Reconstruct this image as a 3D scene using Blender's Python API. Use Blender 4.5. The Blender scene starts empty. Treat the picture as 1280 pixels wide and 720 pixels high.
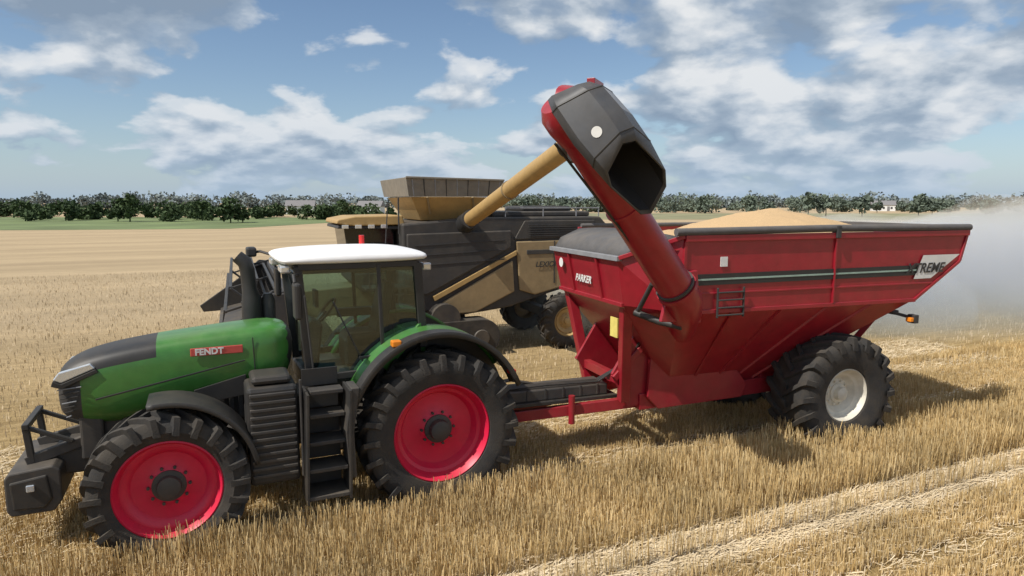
import bpy, math, random
import numpy as np
from mathutils import Vector, Matrix, noise
random.seed(4); rng=np.random.default_rng(4)
R=math.radians
scene=bpy.context.scene
scene.view_settings.view_transform='Standard'
scene.view_settings.look='None'
scene.view_settings.exposure=0

# ------------------------------------------------------------ materials
def nn(nt,t,**kw):
    n=nt.nodes.new(t)
    for k,v in kw.items(): setattr(n,k,v)
    return n
def math_(nt,op,a,b=None,c=None,clamp=False):
    n=nt.nodes.new('ShaderNodeMath'); n.operation=op; n.use_clamp=clamp
    for i,v in enumerate((a,b,c)):
        if v is None: continue
        if isinstance(v,(int,float)): n.inputs[i].default_value=v
        else: nt.links.new(v,n.inputs[i])
    return n.outputs[0]
def mix_(nt,f,a,b,blend='MIX'):
    n=nt.nodes.new('ShaderNodeMix'); n.data_type='RGBA'; n.blend_type=blend
    for s,v in ((n.inputs[0],f),(n.inputs[6],a),(n.inputs[7],b)):
        if isinstance(v,(int,float)): s.default_value=v
        elif isinstance(v,(tuple,list)): s.default_value=(v[0],v[1],v[2],1)
        else: nt.links.new(v,s)
    return n.outputs[2]
def noise_(nt,vec,scale,detail=4,rough=.55,dist=0):
    n=nt.nodes.new('ShaderNodeTexNoise'); n.inputs['Scale'].default_value=scale
    n.inputs['Detail'].default_value=detail; n.inputs['Roughness'].default_value=rough
    n.inputs['Distortion'].default_value=dist
    if vec is not None: nt.links.new(vec,n.inputs['Vector'])
    return n.outputs['Fac']
def ramp_(nt,f,stops,interp='LINEAR'):
    n=nt.nodes.new('ShaderNodeValToRGB'); cr=n.color_ramp; cr.interpolation=interp
    while len(cr.elements)<len(stops): cr.elements.new(.5)
    for e,(p,c) in zip(cr.elements,stops):
        e.position=p; e.color=(c,c,c,1) if isinstance(c,(int,float)) else (*c,1)
    nt.links.new(f,n.inputs[0]); return n.outputs[0]
def newmat(name):
    m=bpy.data.materials.new(name); m.use_nodes=True
    nt=m.node_tree; return m,nt,nt.nodes['Principled BSDF']
DUST=(.36,.27,.16)
def M(name,col,rough=.5,metal=0,var=.15,scale=5,dust=.15,bump=0,coat=0,low=.0,bscale=60):
    m,nt,b=newmat(name)
    tc=nn(nt,'ShaderNodeTexCoord'); ge=nn(nt,'ShaderNodeNewGeometry')
    f=noise_(nt,tc.outputs['Object'],scale,5,.6)
    f=ramp_(nt,f,[(.3,0),(.7,1)])
    c=mix_(nt,f,tuple(x*(1-var) for x in col),tuple(min(1,x*(1+var)) for x in col))
    sn=nn(nt,'ShaderNodeSeparateXYZ'); nt.links.new(ge.outputs['Normal'],sn.inputs[0])
    sp=nn(nt,'ShaderNodeSeparateXYZ'); nt.links.new(ge.outputs['Position'],sp.inputs[0])
    up=math_(nt,'MULTIPLY',sn.outputs[2],.7,clamp=True)
    lo=math_(nt,'MULTIPLY',math_(nt,'MULTIPLY_ADD',sp.outputs[2],-.45,1.0,clamp=True),low)
    d=math_(nt,'ADD',math_(nt,'ADD',up,.45),0)
    n2=ramp_(nt,noise_(nt,tc.outputs['Object'],2.3,8,.7),[(.35,.1),(.75,1)])
    d=math_(nt,'MULTIPLY',math_(nt,'MULTIPLY',d,n2),dust)
    d=math_(nt,'ADD',d,math_(nt,'MULTIPLY',lo,n2),clamp=True)
    c=mix_(nt,d,c,DUST)
    nt.links.new(c,b.inputs['Base Color'])
    r=math_(nt,'MULTIPLY_ADD',d,.5,rough,clamp=True)
    nt.links.new(r,b.inputs['Roughness'])
    b.inputs['Metallic'].default_value=metal
    if coat: b.inputs['Coat Weight'].default_value=coat; b.inputs['Coat Roughness'].default_value=.12
    if bump:
        bn=nn(nt,'ShaderNodeBump'); bn.inputs['Strength'].default_value=bump; bn.inputs['Distance'].default_value=.02
        nt.links.new(noise_(nt,tc.outputs['Object'],bscale,4),bn.inputs['Height']); nt.links.new(bn.outputs[0],b.inputs['Normal'])
    return m
green=M('green_paint',(.038,.170,.026),.36,dust=.14,coat=.25,low=.08)
red=M('red_paint',(.29,.006,.020),.38,dust=.10,coat=.2,low=.10,var=.14)
rimred=M('rim_red',(.62,.006,.05),.42,dust=.08,low=.06,var=.08)
black=M('black_plastic',(.018,.019,.021),.5,dust=.10,low=.12)
dark=M('dark_metal',(.030,.031,.034),.55,dust=.14,low=.2)
grey=M('grey_shroud',(.050,.054,.062),.5,dust=.12,var=.2)
inner=M('shroud_inside',(.012,.012,.013),.8,dust=.0)
lgrey=M('light_grey',(.22,.23,.25),.5,dust=.2)
steel=M('worn_steel',(.30,.29,.28),.4,metal=.6,dust=.3)
white=M('white_roof',(.80,.80,.80),.4,dust=.07,var=.05)
whitep=M('white_decal',(.70,.70,.68),.5,dust=.15,var=.08)
yel=M('yellow_decal',(.75,.62,.16),.5,dust=.1)
amber=M('amber_lens',(.8,.25,.02),.25,dust=.02)
redlens=M('red_lens',(.6,.02,.02),.25,dust=.02)
rubber=M('tyre_rubber',(.022,.022,.023),.85,dust=.12,low=.15,var=.3,bump=.3)
cream=M('cream_rim',(.68,.64,.54),.5,dust=.15,low=.06)
tan=M('tan_paint',(.42,.27,.10),.5,dust=.3,var=.1)
tanl=M('tan_panel',(.27,.195,.10),.55,dust=.35,var=.14)
cdark=M('combine_dark',(.035,.035,.036),.6,dust=.22,var=.2)
tarp=M('tarp_fabric',(.085,.085,.09),.8,dust=.2,bump=.3,bscale=25)
tankrim=M('tank_extension',(.19,.175,.15),.8,dust=.4)
lens,nt,b=newmat('lamp_lens'); b.inputs['Roughness'].default_value=.12; b.inputs['Metallic'].default_value=.5
nf=noise_(nt,None,40); nt.links.new(ramp_(nt,nf,[(.3,(.45,.48,.52)),(.7,(.85,.88,.9))]),b.inputs['Base Color'])
glass=bpy.data.materials.new('cab_glass'); glass.use_nodes=True; nt=glass.node_tree; nt.nodes.clear()
o=nn(nt,'ShaderNodeOutputMaterial'); mx=nn(nt,'ShaderNodeMixShader'); tr=nn(nt,'ShaderNodeBsdfTransparent'); gl=nn(nt,'ShaderNodeBsdfGlossy')
tr.inputs[0].default_value=(.42,.57,.54,1); gl.inputs['Roughness'].default_value=.02; gl.inputs[0].default_value=(.8,.9,.95,1)
fr=nn(nt,'ShaderNodeFresnel'); fr.inputs[0].default_value=1.6
nt.links.new(math_(nt,'ADD',fr.outputs[0],.03,clamp=True),mx.inputs[0]); nt.links.new(tr.outputs[0],mx.inputs[1]); nt.links.new(gl.outputs[0],mx.inputs[2]); nt.links.new(mx.outputs[0],o.inputs[0])

# ------------------------------------------------------------ mesh helpers
COL=scene.collection
def mk(name,verts,faces,mat,parent=None,bevel=0,smooth=False,mats=None,fm=None,subs=0,solid=0,seg=2):
    me=bpy.data.meshes.new(name); me.from_pydata([tuple(v) for v in verts],[],faces)
    if mats:
        for m in mats: me.materials.append(m)
        for p,i in zip(me.polygons,fm): p.material_index=i
    else: me.materials.append(mat)
    me.update()
    import bmesh
    bm=bmesh.new(); bm.from_mesh(me); bmesh.ops.recalc_face_normals(bm,faces=bm.faces); bm.to_mesh(me); bm.free()
    if smooth:
        for p in me.polygons: p.use_smooth=True
        if not subs: me.set_sharp_from_angle(angle=R(38))
    ob=bpy.data.objects.new(name,me); COL.objects.link(ob)
    if parent: ob.parent=parent
    if solid:
        s=ob.modifiers.new('s','SOLIDIFY'); s.thickness=solid; s.offset=0
    if bevel:
        bv=ob.modifiers.new('b','BEVEL'); bv.width=bevel; bv.segments=seg; bv.limit_method='ANGLE'; bv.angle_limit=R(30)
    if subs:
        s=ob.modifiers.new('ss','SUBSURF'); s.levels=subs; s.render_levels=subs
    return ob
BF=[(0,1,2,3),(7,6,5,4),(0,4,5,1),(1,5,6,2),(2,6,7,3),(3,7,4,0)]
def box(name,x0,x1,y0,y1,z0,z1,mat,parent,bevel=.015):
    v=[(x0,y0,z0),(x1,y0,z0),(x1,y1,z0),(x0,y1,z0),(x0,y0,z1),(x1,y0,z1),(x1,y1,z1),(x0,y1,z1)]
    return mk(name,v,BF,mat,parent,bevel)
def prism(name,pts,y0,y1,mat,parent,bevel=.012,smooth=False):
    n=len(pts); v=[(x,y0,z) for x,z in pts]+[(x,y1,z) for x,z in pts]
    f=[tuple(range(n)),tuple(range(2*n-1,n-1,-1))]+[(i,(i+1)%n,n+(i+1)%n,n+i) for i in range(n)]
    return mk(name,v,f,mat,parent,bevel,smooth)
def frame(p,q):
    d=(Vector(q)-Vector(p)).normalized(); u=Vector((0,0,1)) if abs(d.z)<.95 else Vector((1,0,0))
    a=d.cross(u).normalized(); b=a.cross(d).normalized(); return d,a,b
def beam(name,p,q,w,h,mat,parent,bevel=.01):
    d,a,b=frame(p,q); v=[]
    for P in (Vector(p),Vector(q)):
        for s,t in ((-1,-1),(1,-1),(1,1),(-1,1)): v.append(P+a*s*w/2+b*t*h/2)
    return mk(name,v,BF,mat,parent,bevel)
def cyl(name,p,q,r,mat,parent,r2=None,n=24,bevel=0):
    return tube(name,[p,q],[r,r if r2 is None else r2],mat,parent,n)
def tube(name,path,rad,mat,parent,n=20):
    P=[Vector(p) for p in path]
    if not isinstance(rad,(list,tuple)): rad=[rad]*len(P)
    v=[];f=[]; d0,a,b=frame(P[0],P[1])
    for i,p in enumerate(P):
        d=(P[min(i+1,len(P)-1)]-P[max(i-1,0)]).normalized()
        a=(a-d*a.dot(d)).normalized(); b=a.cross(d).normalized()
        for k in range(n):
            t=2*math.pi*k/n; v.append(p+a*math.cos(t)*rad[i]+b*math.sin(t)*rad[i])
    for i in range(len(P)-1):
        for k in range(n):
            f.append((i*n+k,i*n+(k+1)%n,(i+1)*n+(k+1)%n,(i+1)*n+k))
    f.append(tuple(range(n))); f.append(tuple(range((len(P)-1)*n,len(P)*n)))
    return mk(name,v,f,mat,parent,smooth=True)
def loft(name,secs,mat,parent,mats=None,fmf=None,subs=0,cap=True,solid=0,bevel=0,smooth=True):
    n=len(secs[0]); v=[p for s in secs for p in s]; f=[];fm=[]
    for i in range(len(secs)-1):
        for k in range(n):
            f.append((i*n+k,i*n+(k+1)%n,(i+1)*n+(k+1)%n,(i+1)*n+k)); fm.append(fmf(i,k) if fmf else 0)
    if cap:
        f.append(tuple(range(n))); f.append(tuple(range((len(secs)-1)*n,len(secs)*n))); fm+=[fmf(-1,0) if fmf else 0]*2
    return mk(name,v,f,mat,parent,bevel,smooth,mats,fm if mats else None,subs,solid)
def revolve(name,prof,c,side,mat,parent,n=64,mats=None,fmi=None):
    v=[];f=[];fm=[]
    for r,y in prof:
        for k in range(n):
            t=2*math.pi*k/n; v.append((c[0]+r*math.cos(t),c[1]+side*y,c[2]+r*math.sin(t)))
    for i in range(len(prof)-1):
        for k in range(n):
            f.append((i*n+k,i*n+(k+1)%n,(i+1)*n+(k+1)%n,(i+1)*n+k)); fm.append(fmi[i] if fmi else 0)
    return mk(name,v,f,mat,parent,smooth=True,mats=mats,fm=fm if mats else None)
def tyre(name,c,side,Rt,Rr,W,mat,parent,lugs=22,lugh=.05,sweep=.30,lw=.055):
    h=W/2; Rb=Rt-lugh
    prof=[(Rr,-h*.72),(Rr+.04,-h*.86),((Rr+Rb)/2,-h*1.0),(Rb-.10,-h*.97),(Rb-.035,-h*.90),(Rb,-h*.78),(Rb+.008,0),(Rb,h*.78),(Rb-.035,h*.90),(Rb-.10,h*.97),((Rr+Rb)/2,h*1.0),(Rr+.05,h*.88),(Rr+.03,h*.86),(Rr,h*.72)]
    n=72; v=[];f=[]
    for r,y in prof:
        for k in range(n):
            t=2*math.pi*k/n; v.append((c[0]+r*math.cos(t),c[1]+side*y,c[2]+r*math.sin(t)))
    for i in range(len(prof)-1):
        for k in range(n): f.append((i*n+k,i*n+(k+1)%n,(i+1)*n+(k+1)%n,(i+1)*n+k))
    for s in (-1,1):
        for j in range(lugs):
            th0=2*math.pi*(j+(0 if s<0 else .5))/lugs
            st=[(-.04,Rt,Rb-.01,0),(.35*h,Rt+.004,Rb-.01,.42*sweep),(.80*h,Rt,Rb-.03,.85*sweep),(1.0*h,Rt-.015,Rb-.06,sweep),(1.06*h,Rt-.14,Rt-.22,sweep*1.03)]
            b0=len(v)
            for i,(y,ro,ri,dt) in enumerate(st):
                w=(lw*(1+.25*i/4))/Rt
                for (rr,ww) in ((ri,-w*.75),(ro,-w*.5),(ro,w*.5),(ri,w*.75)):
                    t=th0-dt+ww; v.append((c[0]+rr*math.cos(t),c[1]+s*y,c[2]+rr*math.sin(t)))
            for i in range(4):
                for k in range(4):
                    f.append((b0+i*4+k,b0+i*4+(k+1)%4,b0+(i+1)*4+(k+1)%4,b0+(i+1)*4+k))
            f.append((b0,b0+1,b0+2,b0+3)); f.append((b0+16,b0+17,b0+18,b0+19))
    return mk(name,v,f,mat,parent,smooth=True)
def rim(name,c,side,Rr,W,mat,parent,hubr=.16,hubmat=None,dish=.22,bolts=10):
    h=W/2
    o=h*.80
    prof=[(Rr-.02,-h*.75),(Rr-.03,o-.10),(Rr+.012,o-.03),(Rr+.022,o),(Rr+.002,o+.012),(Rr-.02,o-.02),(Rr-.05,o-.09),(Rr-.065,o-dish*.55),(Rr-.11,o-dish*.62),(Rr-.16,o-dish),(hubr+.12,o-dish*1.08),(hubr+.05,o-dish*.9)]
    revolve(name,prof,c,side,mat,parent)
    hm=hubmat or mat
    revolve(name+'_hub',[(hubr+.052,o-dish*.92),(hubr+.05,o-dish*.8),(hubr,o-dish*.75),(hubr-.01,o-dish*.35),(hubr*.6,o-dish*.28),(0.001,o-dish*.26)],c,side,hm,parent,40)
    for k in range(bolts):
        t=2*math.pi*k/bolts; r=hubr+.085
        x=c[0]+r*math.cos(t); z=c[2]+r*math.sin(t); y=c[1]+side*(o-dish*1.0)
        cyl(f'{name}_bolt_{k}',(x,y-side*.03,z),(x,y+side*.03,z),.018,dark if hubmat else mat,parent,n=8)
def text(name,s,loc,size,mat,parent,ext=.002,shear=0,rz=0,ry=0):
    cu=bpy.data.curves.new(name,'FONT'); cu.body=s; cu.size=size; cu.extrude=ext; cu.shear=shear; cu.materials.append(mat); cu.offset=.004
    ob=bpy.data.objects.new(name,cu); COL.objects.link(ob); ob.location=loc; ob.rotation_euler=(R(90),ry,rz); ob.parent=parent; return ob
def empty(name,loc,ang):
    e=bpy.data.objects.new(name,None); COL.objects.link(e); e.location=loc; e.rotation_euler=(0,0,R(ang)); return e

TR=(-1.48,9.84); TA=24.4
CR=(-.48,10.29); CA=20.0
KR=(1.57,18.4); KA=22.0
def to_local(p,o,ang):
    a=R(ang); x=p[0]-o[0]; y=p[1]-o[1]
    return (x*math.cos(a)+y*math.sin(a), -x*math.sin(a)+y*math.cos(a), p[2])
def to_world(p,o,ang):
    a=R(ang); return (o[0]+p[0]*math.cos(a)-p[1]*math.sin(a), o[1]+p[0]*math.sin(a)+p[1]*math.cos(a), p[2])

# ============================================================ TRACTOR
T=empty('tractor',(TR[0],TR[1],0),TA)
for s,nm in ((-1,'near'),(1,'far')):
    c=(0.03,s*1.06,.99); tyre(f'rear_tyre_{nm}',c,s,1.07,.64,.68,rubber,T,lugs=24,lugh=.07,sweep=.26)
    rim(f'rear_rim_{nm}',c,s,.64,.68,rimred,T,hubr=.14,hubmat=dark,dish=.24)
    c=(-3.2,s*1.12,.80); tyre(f'front_tyre_{nm}',c,s,.865,.55,.58,rubber,T,lugs=22,lugh=.06,sweep=.3)
    rim(f'front_rim_{nm}',c,s,.55,.58,rimred,T,hubr=.13,hubmat=dark,dish=.16)
cyl('rear_axle',(0,-1.0,1.0),(0,1.0,1.0),.17,dark,T)
beam('front_axle',(-3.2,-.95,.82),(-3.2,.95,.82),.26,.24,dark,T)
box('transmission',-1.6,.55,-.36,.36,.6,1.75,dark,T,.04)
box('chassis',-4.1,-1.5,-.30,.30,.75,1.45,dark,T,.03)
box('engine_block',-3.7,-1.9,-.36,.36,1.2,1.75,dark,T,.03)
for k in range(9):
    box(f'side_vent_{k}',-2.95+k*.11,-2.89+k*.11,-.47,-.40,1.28,1.66,black,T,.008)
for k,(x,z,r) in enumerate([(-2.2,1.3,.14),(-2.45,1.05,.11),(-2.75,1.15,.09)]):
    cyl(f'filter_{k}',(x,-.55,z-.12),(x,-.55,z+.16),r,dark,T)
secs=[]
spec=[(-4.36,.30,1.98,1.55),(-4.30,.40,2.08,1.42),(-4.12,.46,2.19,1.34),(-3.8,.48,2.27,1.28),(-3.3,.49,2.34,1.34),(-2.75,.50,2.39,1.48),(-2.25,.51,2.43,1.56),(-1.64,.52,2.46,1.60)]
for x,w,zt,zb in spec:
    hgt=zt-zb
    secs.append([(x,-w*.96,zb),(x,-w,zb+hgt*.45),(x,-w*.97,zt-.15),(x,-w*.82,zt-.035),(x,-w*.35,zt),(x,w*.35,zt),(x,w*.82,zt-.035),(x,w*.97,zt-.15),(x,w,zb+hgt*.45),(x,w*.96,zb)])
def hf(i,k):
    if i==-1: return 1
    if i<=3 and k in(2,3,4,5,6): return 1
    if i<=1 and k in (0,1,7,8): return 2
    return 0
loft('hood',secs,green,T,mats=[green,black,dark],fmf=hf,subs=2)
for s in (-1,1):
    prism(f'headlight_{s}',[(-4.36,1.97),(-4.30,2.05),(-3.98,2.13),(-3.93,2.07),(-4.28,1.93)],s*.405,s*.475,lens,T,.012)
    prism(f'headlight_frame_{s}',[(-4.38,1.90),(-4.36,1.96),(-4.28,1.92),(-3.93,2.06),(-3.90,2.02),(-4.28,1.86)],s*.40,s*.482,black,T,.008)
    for k in range(7):
        beam(f'grille_bar_{s}_{k}',(-4.33+.012*k,s*.425,1.84-k*.055),(-4.08-.02*k,s*.482,1.87-k*.055),.012,.012,lgrey if k%3==0 else black,T,.002)
    beam(f'hood_crease_{s}',(-3.95,s*.487,1.70),(-2.3,s*.512,2.02),.012,.02,black,T,.004)
    beam(f'hood_seam_{s}',(-2.18,s*.513,1.62),(-2.20,s*.500,2.30),.008,.012,black,T,.002)
    prism(f'hood_lower_vent_{s}',[(-2.95,1.50),(-2.90,1.70),(-2.30,1.84),(-2.28,1.58)],s*.500,s*.518,black,T,.006)
box('badge_plate',-2.92,-2.32,-.515,-.498,2.12,2.22,M('badge_red',(.50,.07,.06),.4,dust=.05),T,.01)
text('hood_badge','FENDT',(-2.87,-.518,2.135),.105,whitep,T,ext=.003)
prism('front_weight',[(-4.83,.48),(-4.87,.54),(-4.87,.92),(-4.83,.98),(-4.40,1.02),(-4.33,.96),(-4.33,.60),(-4.42,.48)],-.62,.62,dark,T,.02)
prism('weight_cheek',[(-4.80,.56),(-4.82,.88),(-4.46,.93),(-4.42,.64),(-4.50,.54)],-.65,-.61,black,T,.02)
box('weight_lamp',-4.66,-4.58,-.675,-.65,.76,.84,lens,T,.01)
box('front_hitch',-4.45,-4.0,-.30,.30,.78,1.10,dark,T,.03)
box('front_support',-4.15,-3.9,-.38,.38,.95,1.5,dark,T,.03)
for y in (-.36,.36):
    beam(f'hitch_arm_{y}',(-4.70,y,1.02),(-4.1,y*.8,1.18),.08,.12,dark,T)
    beam(f'guard_post_{y}',(-4.64,y,1.00),(-4.68,y,1.46),.07,.07,black,T)
    beam(f'guard_stay_{y}',(-4.66,y,1.42),(-4.22,y,1.20),.05,.05,black,T)
beam('guard_bar',(-4.67,-.42,1.44),(-4.67,.42,1.44),.07,.07,black,T)
def fender(name,cx,cz,rx,rz,a0,a1,y0,y1,mat,th=.03,n=22,lip=0.04):
    v=[];f=[]
    for i in range(n+1):
        t=R(a0+(a1-a0)*i/n); x=cx+rx*math.cos(t); z=cz+rz*math.sin(t)
        xi=cx+(rx-lip)*math.cos(t); zi=cz+(rz-lip)*math.sin(t)
        v+=[(xi,y0,zi),(x,y0+.02*(1 if y1>y0 else -1),z),(x,y1-.02*(1 if y1>y0 else -1),z),(xi,y1,zi)]
    for i in range(n):
        for k in range(3): f.append((i*4+k,i*4+k+1,(i+1)*4+k+1,(i+1)*4+k))
    return mk(name,v,f,mat,T,smooth=True,solid=th)
for s in (-1,1):
    fender(f'front_fender_{s}',-3.2,.82,.97,.97,100,8,s*.80,s*1.38,black)
    beam(f'front_fender_bracket_{s}',(-3.2,s*.5,1.4),(-3.1,s*1.0,1.76),.05,.05,dark,T)
    fender(f'rear_fender_{s}',0,1.0,1.23,1.33,150,32,s*.70,s*1.14,green)
    fender(f'rear_fender_flare_{s}',0,1.0,1.235,1.335,158,24,s*1.135,s*1.39,black,lip=.06)
    v=[(0,s*.70,.9)];n=20
    for i in range(n+1):
        t=R(165-(165-20)*i/n); v.append((1.20*math.cos(t),s*.70,1.0+1.30*math.sin(t)))
    mk(f'fender_wall_{s}',v,[(0,i,i+1) for i in range(1,n+1)],black,T,solid=.02)
    box(f'rear_lamp_{s}',1.02,1.08,s*1.25-.10,s*1.25+.10,1.66,1.74,redlens,T)
    prism(f'mudguard_{s}',[(-1.16,1.75),(-1.24,1.2),(-1.20,.62),(-1.12,.62),(-1.14,1.2),(-1.06,1.75)],s*1.05,s*1.42,dark,T,.01)
box('fender_marker',-.62,-.50,-1.34,-1.22,2.19,2.27,amber,T)
box('side_tank',-2.34,-1.76,-1.22,-.62,.62,1.82,black,T,.05)
for k in range(12): box(f'tank_rib_{k}',-2.31,-1.79,-1.245,-1.20,.72+k*.09,.76+k*.09,dark,T,.008)
box('tank_cap',-2.28,-1.82,-1.15,-.65,1.83,1.93,black,T,.05)
beam('tank_handrail',(-1.74,-1.30,.7),(-1.74,-1.30,1.9),.03,.03,dark,T)
for k,z in enumerate((.42,.74,1.06,1.38,1.66)):
    box(f'step_{k}',-1.70+.02*k,-1.22,-1.46+.06*k,-1.0,z,z+.05,dark,T,.008)
    box(f'step_riser_{k}',-1.68,-1.24,-1.02+.02*k,-1.0+.02*k,z+.05,z+.27,black,T,.005)
prism('step_side_front',[(-1.73,.38),(-1.70,.38),(-1.66,1.74),(-1.69,1.74)],-1.47,-1.0,black,T,.005)
prism('step_side_rear',[(-1.22,.38),(-1.19,.38),(-1.16,1.74),(-1.19,1.74)],-1.47,-1.0,black,T,.005)
# cab
box('cab_floor',-1.60,-.10,-.80,.80,1.52,1.74,black,T,.03)
for s in (-1,1):
    beam(f'pillar_a_{s}',(-1.54,s*.74,1.70),(-1.66,s*.80,3.20),.08,.10,black,T)
    beam(f'pillar_b_{s}',(-.62,s*.86,1.80),(-.66,s*.84,3.20),.04,.05,black,T)
    beam(f'pillar_c_{s}',(-.05,s*.78,2.05),(-.13,s*.80,3.20),.09,.11,black,T)
    beam(f'sill_{s}',(-1.56,s*.80,1.76),(-.62,s*.87,1.80),.05,.09,black,T)
    beam(f'quarter_sill_{s}',(-.62,s*.87,1.82),(-.05,s*.80,2.38),.05,.10,green,T)
    mk(f'door_glass_{s}',[(-1.52,s*.79,1.80),(-.64,s*.865,1.83),(-.67,s*.845,3.16),(-1.64,s*.81,3.16)],[(0,1,2,3)],glass,T)
    mk(f'quarter_glass_{s}',[(-.61,s*.865,1.86),(-.08,s*.79,2.38),(-.13,s*.80,3.16),(-.63,s*.845,3.16)],[(0,1,2,3)],glass,T)
    beam(f'door_handle_{s}',(-.95,s*.90,2.0),(-.75,s*.90,2.01),.03,.04,dark,T)
    beam(f'door_bar_{s}',(-1.52,s*.88,1.85),(-1.60,s*.90,2.85),.025,.025,dark,T)
mk('windshield',[(-1.56,-.72,2.40),(-1.56,.72,2.40),(-1.68,.78,3.16),(-1.68,-.78,3.16)],[(0,1,2,3)],glass,T)
mk('rear_glass',[(-.03,-.74,2.1),(-.03,.74,2.1),(-.10,.76,3.16),(-.10,-.76,3.16)],[(0,1,2,3)],glass,T)
beam('header_rail_front',(-1.66,-.8,3.18),(-1.66,.8,3.18),.08,.08,black,T)
beam('header_rail_rear',(-.13,-.8,3.18),(-.13,.8,3.18),.08,.08,black,T)
for s in (-1,1): beam(f'header_rail_{s}',(-1.66,s*.81,3.19),(-.13,s*.81,3.19),.07,.08,black,T)
box('roof_lining',-1.64,-.15,-.78,.78,3.10,3.14,dark,T,.01)
box('cab_rear_panel',-.08,0,-.74,.74,1.7,2.12,green,T,.02)
beam('wiper',(-.9,-.88,1.95),(-1.25,-.87,2.75),.012,.018,black,T)
rs=[]
for x,w,z0,z1 in [(-1.88,.74,3.25,3.29),(-1.84,.86,3.21,3.33),(-1.70,.91,3.20,3.36),(-1.2,.93,3.20,3.39),(-.4,.92,3.20,3.39),(-.02,.89,3.21,3.36),(.05,.80,3.24,3.31)]:
    rs.append([(x,-w*.94,z0),(x,-w,z0+.06),(x,-w*.96,z1-.03),(x,-w*.78,z1),(x,w*.78,z1),(x,w*.96,z1-.03),(x,w,z0+.06),(x,w*.94,z0)])
loft('roof',rs,white,T,subs=2)
for s in (-1,1):
    box(f'roof_worklight_{s}',-1.86,-1.74,s*.62-.16,s*.62+.16,3.12,3.21,lens,T,.02)
    box(f'rear_worklight_{s}',-.02,.10,s*.60-.12,s*.60+.12,3.08,3.18,lens,T,.02)
cyl('antenna',(-.2,.6,3.35),(-.15,.6,4.0),.008,black,T)
cyl('roof_beacon',(-.52,.78,3.36),(-.52,.78,3.50),.04,redlens,T)
for s in (-1,1):
    tube(f'mirror_arm_{s}',[(-1.66,s*.82,3.1),(-1.74,s*1.05,3.12),(-1.74,s*1.14,3.05),(-1.72,s*1.14,2.7)],.018,black,T,10)
    box(f'mirror_{s}',-1.76,-1.68,s*1.14-.13,s*1.14+.13,2.60,3.04,black,T,.03)
    mk(f'mirror_glass_{s}',[(-1.678,s*1.14-.11,2.63),(-1.678,s*1.14+.11,2.63),(-1.678,s*1.14+.11,3.01),(-1.678,s*1.14-.11,3.01)],[(0,1,2,3)],lens,T)
tube('far_light_arm',[(-1.7,.8,3.2),(-1.95,1.05,3.28),(-2.05,1.15,3.26)],.02,black,T,8)
box('far_light',-2.14,-2.00,1.02,1.28,3.20,3.34,black,T,.03)
tube('exhaust',[(-2.12,.68,1.7),(-2.12,.68,2.45),(-2.12,.68,2.65),(-2.14,.68,2.78),(-2.16,.68,3.05),(-2.19,.68,3.16),(-2.28,.70,3.24)],[.14,.14,.13,.10,.10,.10,.09],black,T)
tube('intake',[(-1.90,.72,1.8),(-1.90,.72,2.6),(-1.90,.72,2.7)],[.10,.10,.06],black,T)
prism('seat_base',[(-1.0,1.76),(-1.0,2.10),(-.95,2.2),(-.45,2.2),(-.45,1.76)],-.27,.27,black,T,.03)
prism('seat_back',[(-.58,2.17),(-.42,2.17),(-.30,2.88),(-.42,2.90)],-.27,.27,dark,T,.04)
box('armrest',-1.0,-.5,.30,.44,2.35,2.47,dark,T,.02)
prism('dash',[(-1.52,1.76),(-1.54,2.34),(-1.44,2.44),(-1.28,2.36),(-1.36,1.76)],-.22,.22,dark,T,.03)
cyl('steering_column',(-1.38,0,2.3),(-1.20,0,2.50),.035,black,T)
tor=[]
for k in range(25):
    t=2*math.pi*k/24; tor.append((-1.20+.12*math.cos(t),.20*math.sin(t),2.51+.15*math.cos(t)))
tube('steering_wheel',tor,.018,black,T,8)
box('monitor',-1.30,-1.25,.32,.58,2.50,2.75,dark,T,.01)
box('rear_lift',.4,.85,-.35,.35,.7,1.4,dark,T,.03)
for s in (-1,1):
    beam(f'lift_arm_{s}',(.4,s*.3,.8),(1.15,s*.42,.85),.06,.1,dark,T)
    beam(f'lift_rod_{s}',(.7,s*.38,1.4),(.95,s*.42,.88),.04,.04,dark,T)
beam('drawbar',(.3,0,.58),(1.15,0,.60),.14,.08,dark,T)
for k in range(4): tube(f'hose_{k}',[(.6,.05*k-.1,1.5),(.9,.05*k-.1,1.45),(1.2,.04*k,1.15),(1.6,.03*k,1.2),(2.0,.03*k,1.1)],.016,black,T,8)

# ============================================================ GRAIN CART
C=empty('grain_cart',(CR[0],CR[1],0),CA)
W=1.70
Tn=(2.5,-W,3.50);Tnr=(7.95,-W,3.50);Tfr=(7.95,W,3.50);Tf=(2.5,W,3.50);Ff=(1.72,1.15,3.17);Fn=(1.72,-1.15,3.17)
Rn=(7.82,-W,3.02);Rf=(7.82,W,3.02);Mr=(6.85,-W,2.42);Mrf=(6.85,W,2.42);Mn=(2.42,-W,2.45);Mf=(2.42,W,2.45)
Gn=(1.85,-1.10,2.50);Gf=(1.85,1.10,2.50)
Bn=(3.0,-.55,1.0);Bf=(3.0,.55,1.0);Br=(5.0,-.55,1.0);Brf=(5.0,.55,1.0)
V=[Tn,Tnr,Tfr,Tf,Ff,Fn,Rn,Rf,Mr,Mrf,Mn,Mf,Gn,Gf,Bn,Bf,Br,Brf]
ix={id(p):i for i,p in enumerate(V)}
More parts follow.
